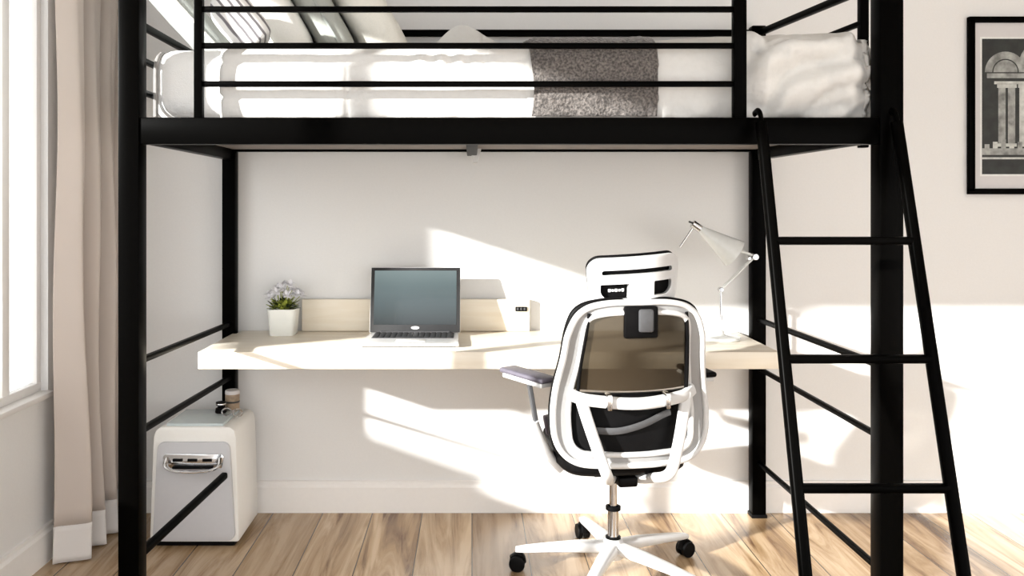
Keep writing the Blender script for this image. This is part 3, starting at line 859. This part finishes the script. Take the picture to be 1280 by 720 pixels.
# back frame, written in (x, z) and leaned
def yb(z): return -.222-.10*(z-.45)+.03*math.exp(-((z-.68)/.12)**2)
def bk(x, z, o=0.): return (x, yb(z)+.045*(x/.24)**2+o, z)
outer = [(0, .952), (.10, .950), (.165, .930), (.192, .880), (.205, .780), (.222, .680), (.230, .590), (.218, .510), (.170, .470), (.08, .465)]
loop = [bk(x, z) for x, z in outer]+[bk(0, .464)]+[bk(-x, z) for x, z in reversed(outer[1:])]
lp_ = smooth_path(loop, 6, closed=True)
def fw(p):
    z = p[2]
    return .020+.009*max(0, min(1, (z-.45)/.1))*max(0, min(1, (.93-z)/.08))
bf = MB().sweep(lp_, [fw(p) for p in lp_], .006, up=(0, 1, 0), closed=True, n=16, sq=1.6)
bfo = bf.build('back_frame', M['insetpl'], ch, ang=60)
def offs(path, k):
    out = []; n_ = len(path)
    for i in range(n_):
        t_ = path[(i+1) % n_]-path[i-1]; nn = Vector((t_.z, 0, -t_.x)).normalized()
        c_ = Vector((0, 0, .69))-path[i]; c_.y = 0
        if nn.dot(c_) > 0: nn = -nn
        out.append(path[i]+nn*(fw(path[i])-.004)*k+Vector((0, -.003, 0)))
    return out
MB().sweep(offs(lp_, 1), .0095, .013, up=(0, 1, 0), closed=True, n=14, sq=1.5).build('outer_rib', M['whitepl'], bfo, ang=60)
MB().sweep(offs(lp_, -1), .0085, .013, up=(0, 1, 0), closed=True, n=14, sq=1.5).build('inner_rib', M['whitepl'], bfo, ang=60)
# black edge rim on the seat side of the frame
rim = [Vector(p)*1 for p in lp_]
rc_ = Vector((0, 0, .69))
c_ = rc_
rim = [Vector((p.x*1.10, p.y+.022, c_.z+(p.z-c_.z)*1.07)) for p in rim]
MB().sweep(rim, .012, .012, up=(0, 1, 0), closed=True, n=10, sq=1.4).build('edge_trim', M['blackpl'], ch, ang=60)
# mesh panel
def mesh_fn(u, v):
    z = .685+(.940-.685)*v
    hw = .185-.0*(v)+.028*(1-v)
    if v > .82: hw -= .05*((v-.82)/.18)**2
    x = (-1+2*u)*hw
    return bk(x, z, .014-.035*(1-(2*u-1)**2))
MB().grid(mesh_fn, 24, 24).build('mesh_back', M['mesh'], ch, ang=180)
# lower back cushion, black with a grey curved seam
def low_fn(u, v):
    z = .452+(.672-.452)*v
    hw = .19+.008*v
    return bk((-1+2*u)*hw, z, .036-.020*(1-(2*u-1)**2))
lw = MB().grid(low_fn, 24, 12).build('lumbar_cushion', M['blackpl'], ch, ang=180)
md = lw.modifiers.new('s', 'SOLIDIFY'); md.thickness = .02; md.offset = 1
sp_ = [bk(x, z, .0-.020*(1-(x/.19)**2)) for x, z in ((-.145, .560), (-.06, .560), (.02, .578), (.09, .603), (.12, .610))]
MB().sweep(smooth_path(sp_, 6), .011, .003, up=(0, 1, 0)).build('fabric_band', M['greypl'], ch)
# inner uprights of the mesh window
for s in (-1, 1):
    P = smooth_path([bk(s*.158, .935, -.004), bk(s*.166, .86, -.006), bk(s*.176, .76, -.008), bk(s*.180, .665, -.010)], 6)
    MB().sweep(P, .005, .010, up=(0, 1, 0), n=12, sq=1.5).build('mesh_frame', M['blackpl'], ch, ang=60)
# cross bar, its clips and the two lower struts
cb = smooth_path([bk(-.205, .672, -.012), bk(-.15, .658, -.032), bk(0, .650, -.048), bk(.15, .660, -.032), bk(.205, .676, -.012)], 7)
cbo = MB().sweep(cb, .019, .011, up=(0, 1, 0), n=14, sq=1.6).build('lumbar_bar', M['whitepl'], ch, ang=60)
for s in (-1, 1):
    MB().box(s*.095-.008, s*.095+.008, yb(.655)-.058, yb(.655)-.018, .632, .682, .004).build('clip', M['chrome'], cbo)
    P = smooth_path([bk(s*.176, .672, -.022), bk(s*.158, .60, -.034), bk(s*.128, .50, -.046), bk(s*.100, .425, -.048), (s*.066, -.17, .385), (s*.045, -.13, .372)], 6)
    n_ = len(P)
    MB().sweep(P, [.019-.003*i/n_ for i in range(n_)], .012, up=(0, 1, 0), n=14, sq=1.6).build('back_strut', M['whitepl'], ch, ang=60)
# headrest: white shell with real openings, black pad in front
hr_z0, hr_z1, hw_ = .950, 1.112, .150
def shell_xz(n=8):
    pts = []; r_ = .038
    for cx_, cz_, a0 in ((hw_-r_, hr_z1-r_, 0), (-hw_+r_, hr_z1-r_, 90), (-hw_+r_+.008, hr_z0+r_, 180), (hw_-r_-.008, hr_z0+r_, 270)):
        for k in range(n+1):
            a = R(a0+90*k/n); pts.append((cx_+r_*math.cos(a), cz_+r_*math.sin(a)))
    return pts
def shell_obj():
    t = bmesh.new()
    NU, NV = 60, 30
    pts = shell_xz()
    m_ = MB(); m_.prism(pts, -.012, .012, 'y', .004)
    return m_
def to_obj(mb):
    me = bpy.data.meshes.new('tmp'); mb.bm.to_mesh(me); mb.bm.free()
    o = bpy.data.objects.new('tmp', me); C.objects.link(o); return o
def rpoly(x0, x1, z0, z1, rs):
    # rounded quad, rs = radii for (tr, tl, bl, br)
    out = []
    for (cx_, cz_, a0, r_) in ((x1, z1, 0, rs[0]), (x0, z1, 90, rs[1]), (x0, z0, 180, rs[2]), (x1, z0, 270, rs[3])):
        sx = -1 if cx_ == x1 else 1; sz = -1 if cz_ == z1 else 1
        for k in range(6):
            a = R(a0+18*k); out.append((cx_+sx*r_+r_*math.cos(a), cz_+sz*r_+r_*math.sin(a)))
    return out
so_ = to_obj(shell_obj())
cut = MB()
cut.prism(rpoly(-.112, .120, 1.057, 1.072, (.007, .007, .007, .007)), -.05, .05, 'y')
cut.prism(rpoly(-.115, -.030, .983, 1.028, (.004, .004, .026, .004)), -.05, .05, 'y')
cut.prism(rpoly(.052, .118, .985, 1.030, (.006, .004, .004, .028)), -.05, .05, 'y')
co_ = to_obj(cut)
bo = so_.modifiers.new('b', 'BOOLEAN'); bo.operation = 'DIFFERENCE'; bo.object = co_; bo.solver = 'EXACT'
bpy.context.view_layer.update()
dg = bpy.context.evaluated_depsgraph_get()
me = bpy.data.meshes.new_from_object(so_.evaluated_get(dg))
bpy.data.objects.remove(so_); bpy.data.objects.remove(co_)
hb = MB(); hb.bm.from_mesh(me)
bmesh.ops.triangulate(hb.bm, faces=hb.bm.faces[:])
for _ in range(3):
    ed = [e_ for e_ in hb.bm.edges if abs(e_.verts[0].co.x-e_.verts[1].co.x) > .02]
    bmesh.ops.subdivide_edges(hb.bm, edges=ed, cuts=1, use_grid_fill=False)
    bmesh.ops.triangulate(hb.bm, faces=hb.bm.faces[:])
def hbend(co):
    # wraps forwards at the sides and leans a little
    co.y = co.y-.255+.055*(co.x/.15)**2-.06*(co.z-1.03)
    co.z += .010*(co.x/.15)
for v_ in hb.bm.verts: hbend(v_.co)
hbo = hb.build('headrest', M['whitepl'], ch, ang=30)
pd_ = MB().prism([(x_*.985, 1.03+(z_-1.03)*.99+.0075) for x_, z_ in shell_xz()], .0135, .034, 'y', .006)
bmesh.ops.subdivide_edges(pd_.bm, edges=[e_ for e_ in pd_.bm.edges if abs(e_.verts[0].co.x-e_.verts[1].co.x) > .1], cuts=16)
for v_ in pd_.bm.verts: hbend(v_.co)
hp_ = pd_.build('headrest_pad', M['blackpl'], hbo, ang=60); hp_['label'] = 'black headrest pad'
# row of small white blocks inside the left opening
mk = MB()
for k in range(5):
    mk.box(-.088+k*.0098, -.081+k*.0098, .004, .010, 1.003+.001*(k % 2), 1.011+.0015*((k+1) % 2), .001)
for v_ in mk.bm.verts: hbend(v_.co)
mk.build('pale_mark', M['whitepl'], hbo)
nbo = MB().box(-.055, .055, -.292, -.270, .858, .958, .008).build('headrest_bracket', M['blackpl'], ch)
MB().box(-.012, .036, -.306, -.288, .878, .950, .008).build('slider', M['greypl'], nbo)
# armrests
def armrest(s):
    P = smooth_path([(s*.190, -.015, .385), (s*.232, -.02, .43), (s*.262, -.02, .49), (s*.285, -.02, .545)], 6)
    ar = MB().sweep(P, .034, .016, up=(1, 0, 0), n=14, sq=1.6).build('armrest', M['whitepl'], ch, ang=60)
    MB().sweep([(s*.272, -.02, .52), (s*.300, -.02, .682)], .018, .008, up=(1, 0, 0), n=12, sq=1.8).build('arm_post', M['greypl'], ar)
    an = 30 if s < 0 else 6; hl = .105 if s < 0 else .085; cx_ = -.300 if s < 0 else .292
    rz = Matrix.Rotation(R(an), 3, 'Z') @ Matrix.Rotation(R(2), 3, 'X')
    MB().box(cx_-.030, cx_+.030, -hl, hl-.01, .674, .690, .005, rot=rz).build('pad_support', M['whitepl'], ar)
    MB().box(cx_-.037, cx_+.037, -hl-.008, hl, .690, .708, .008, 3, rot=rz).build('arm_pad', M['pad'] if s < 0 else M['blackpl'], ar)
    MB().box(s*.232-.022, s*.232+.022, -.075, -.045, .51, .575, .006, rot=Matrix.Rotation(R(10*s), 3, 'Y')).build('height_catch', M['padlow'], ar)
    return ar
armrest(-1); armrest(1)

# ------------------------------------------------------------------ light
W = bpy.data.worlds.new('world'); bpy.context.scene.world = W; W.use_nodes = True
bg = W.node_tree.nodes['Background']
bg.inputs[0].default_value = (1.0, 1.0, 1.0, 1); bg.inputs[1].default_value = 2.35
sun = bpy.data.lights.new('sun', 'SUN'); sun.energy = 16.0; sun.angle = R(1.6); sun.color = (1, .975, .94)
so = bpy.data.objects.new('sun', sun); C.objects.link(so)
so.rotation_euler = Vector((1.59, 1.0, -.54)).to_track_quat('-Z', 'Y').to_euler()
so.location = (-5, -1, 3)

# ------------------------------------------------------------------ camera
cam = bpy.data.cameras.new('camera'); cam.lens = 1055/1280*36; cam.sensor_width = 36
cam.shift_x = (640-590)/1280; cam.shift_y = -(360-255)/1280
cam.clip_start = .05
co = bpy.data.objects.new('camera', cam); C.objects.link(co)
co.location = (0, 0, 1.275); co.rotation_euler = (R(90), 0, 0)
sc = bpy.context.scene; sc.camera = co
sc.view_settings.view_transform = 'Standard'; sc.view_settings.look = 'None'
sc.view_settings.gamma = 1; sc.view_settings.use_curve_mapping = False
sc.view_settings.exposure = 0.10
for o in bpy.data.objects:
    if '_m' in o: del o['_m']
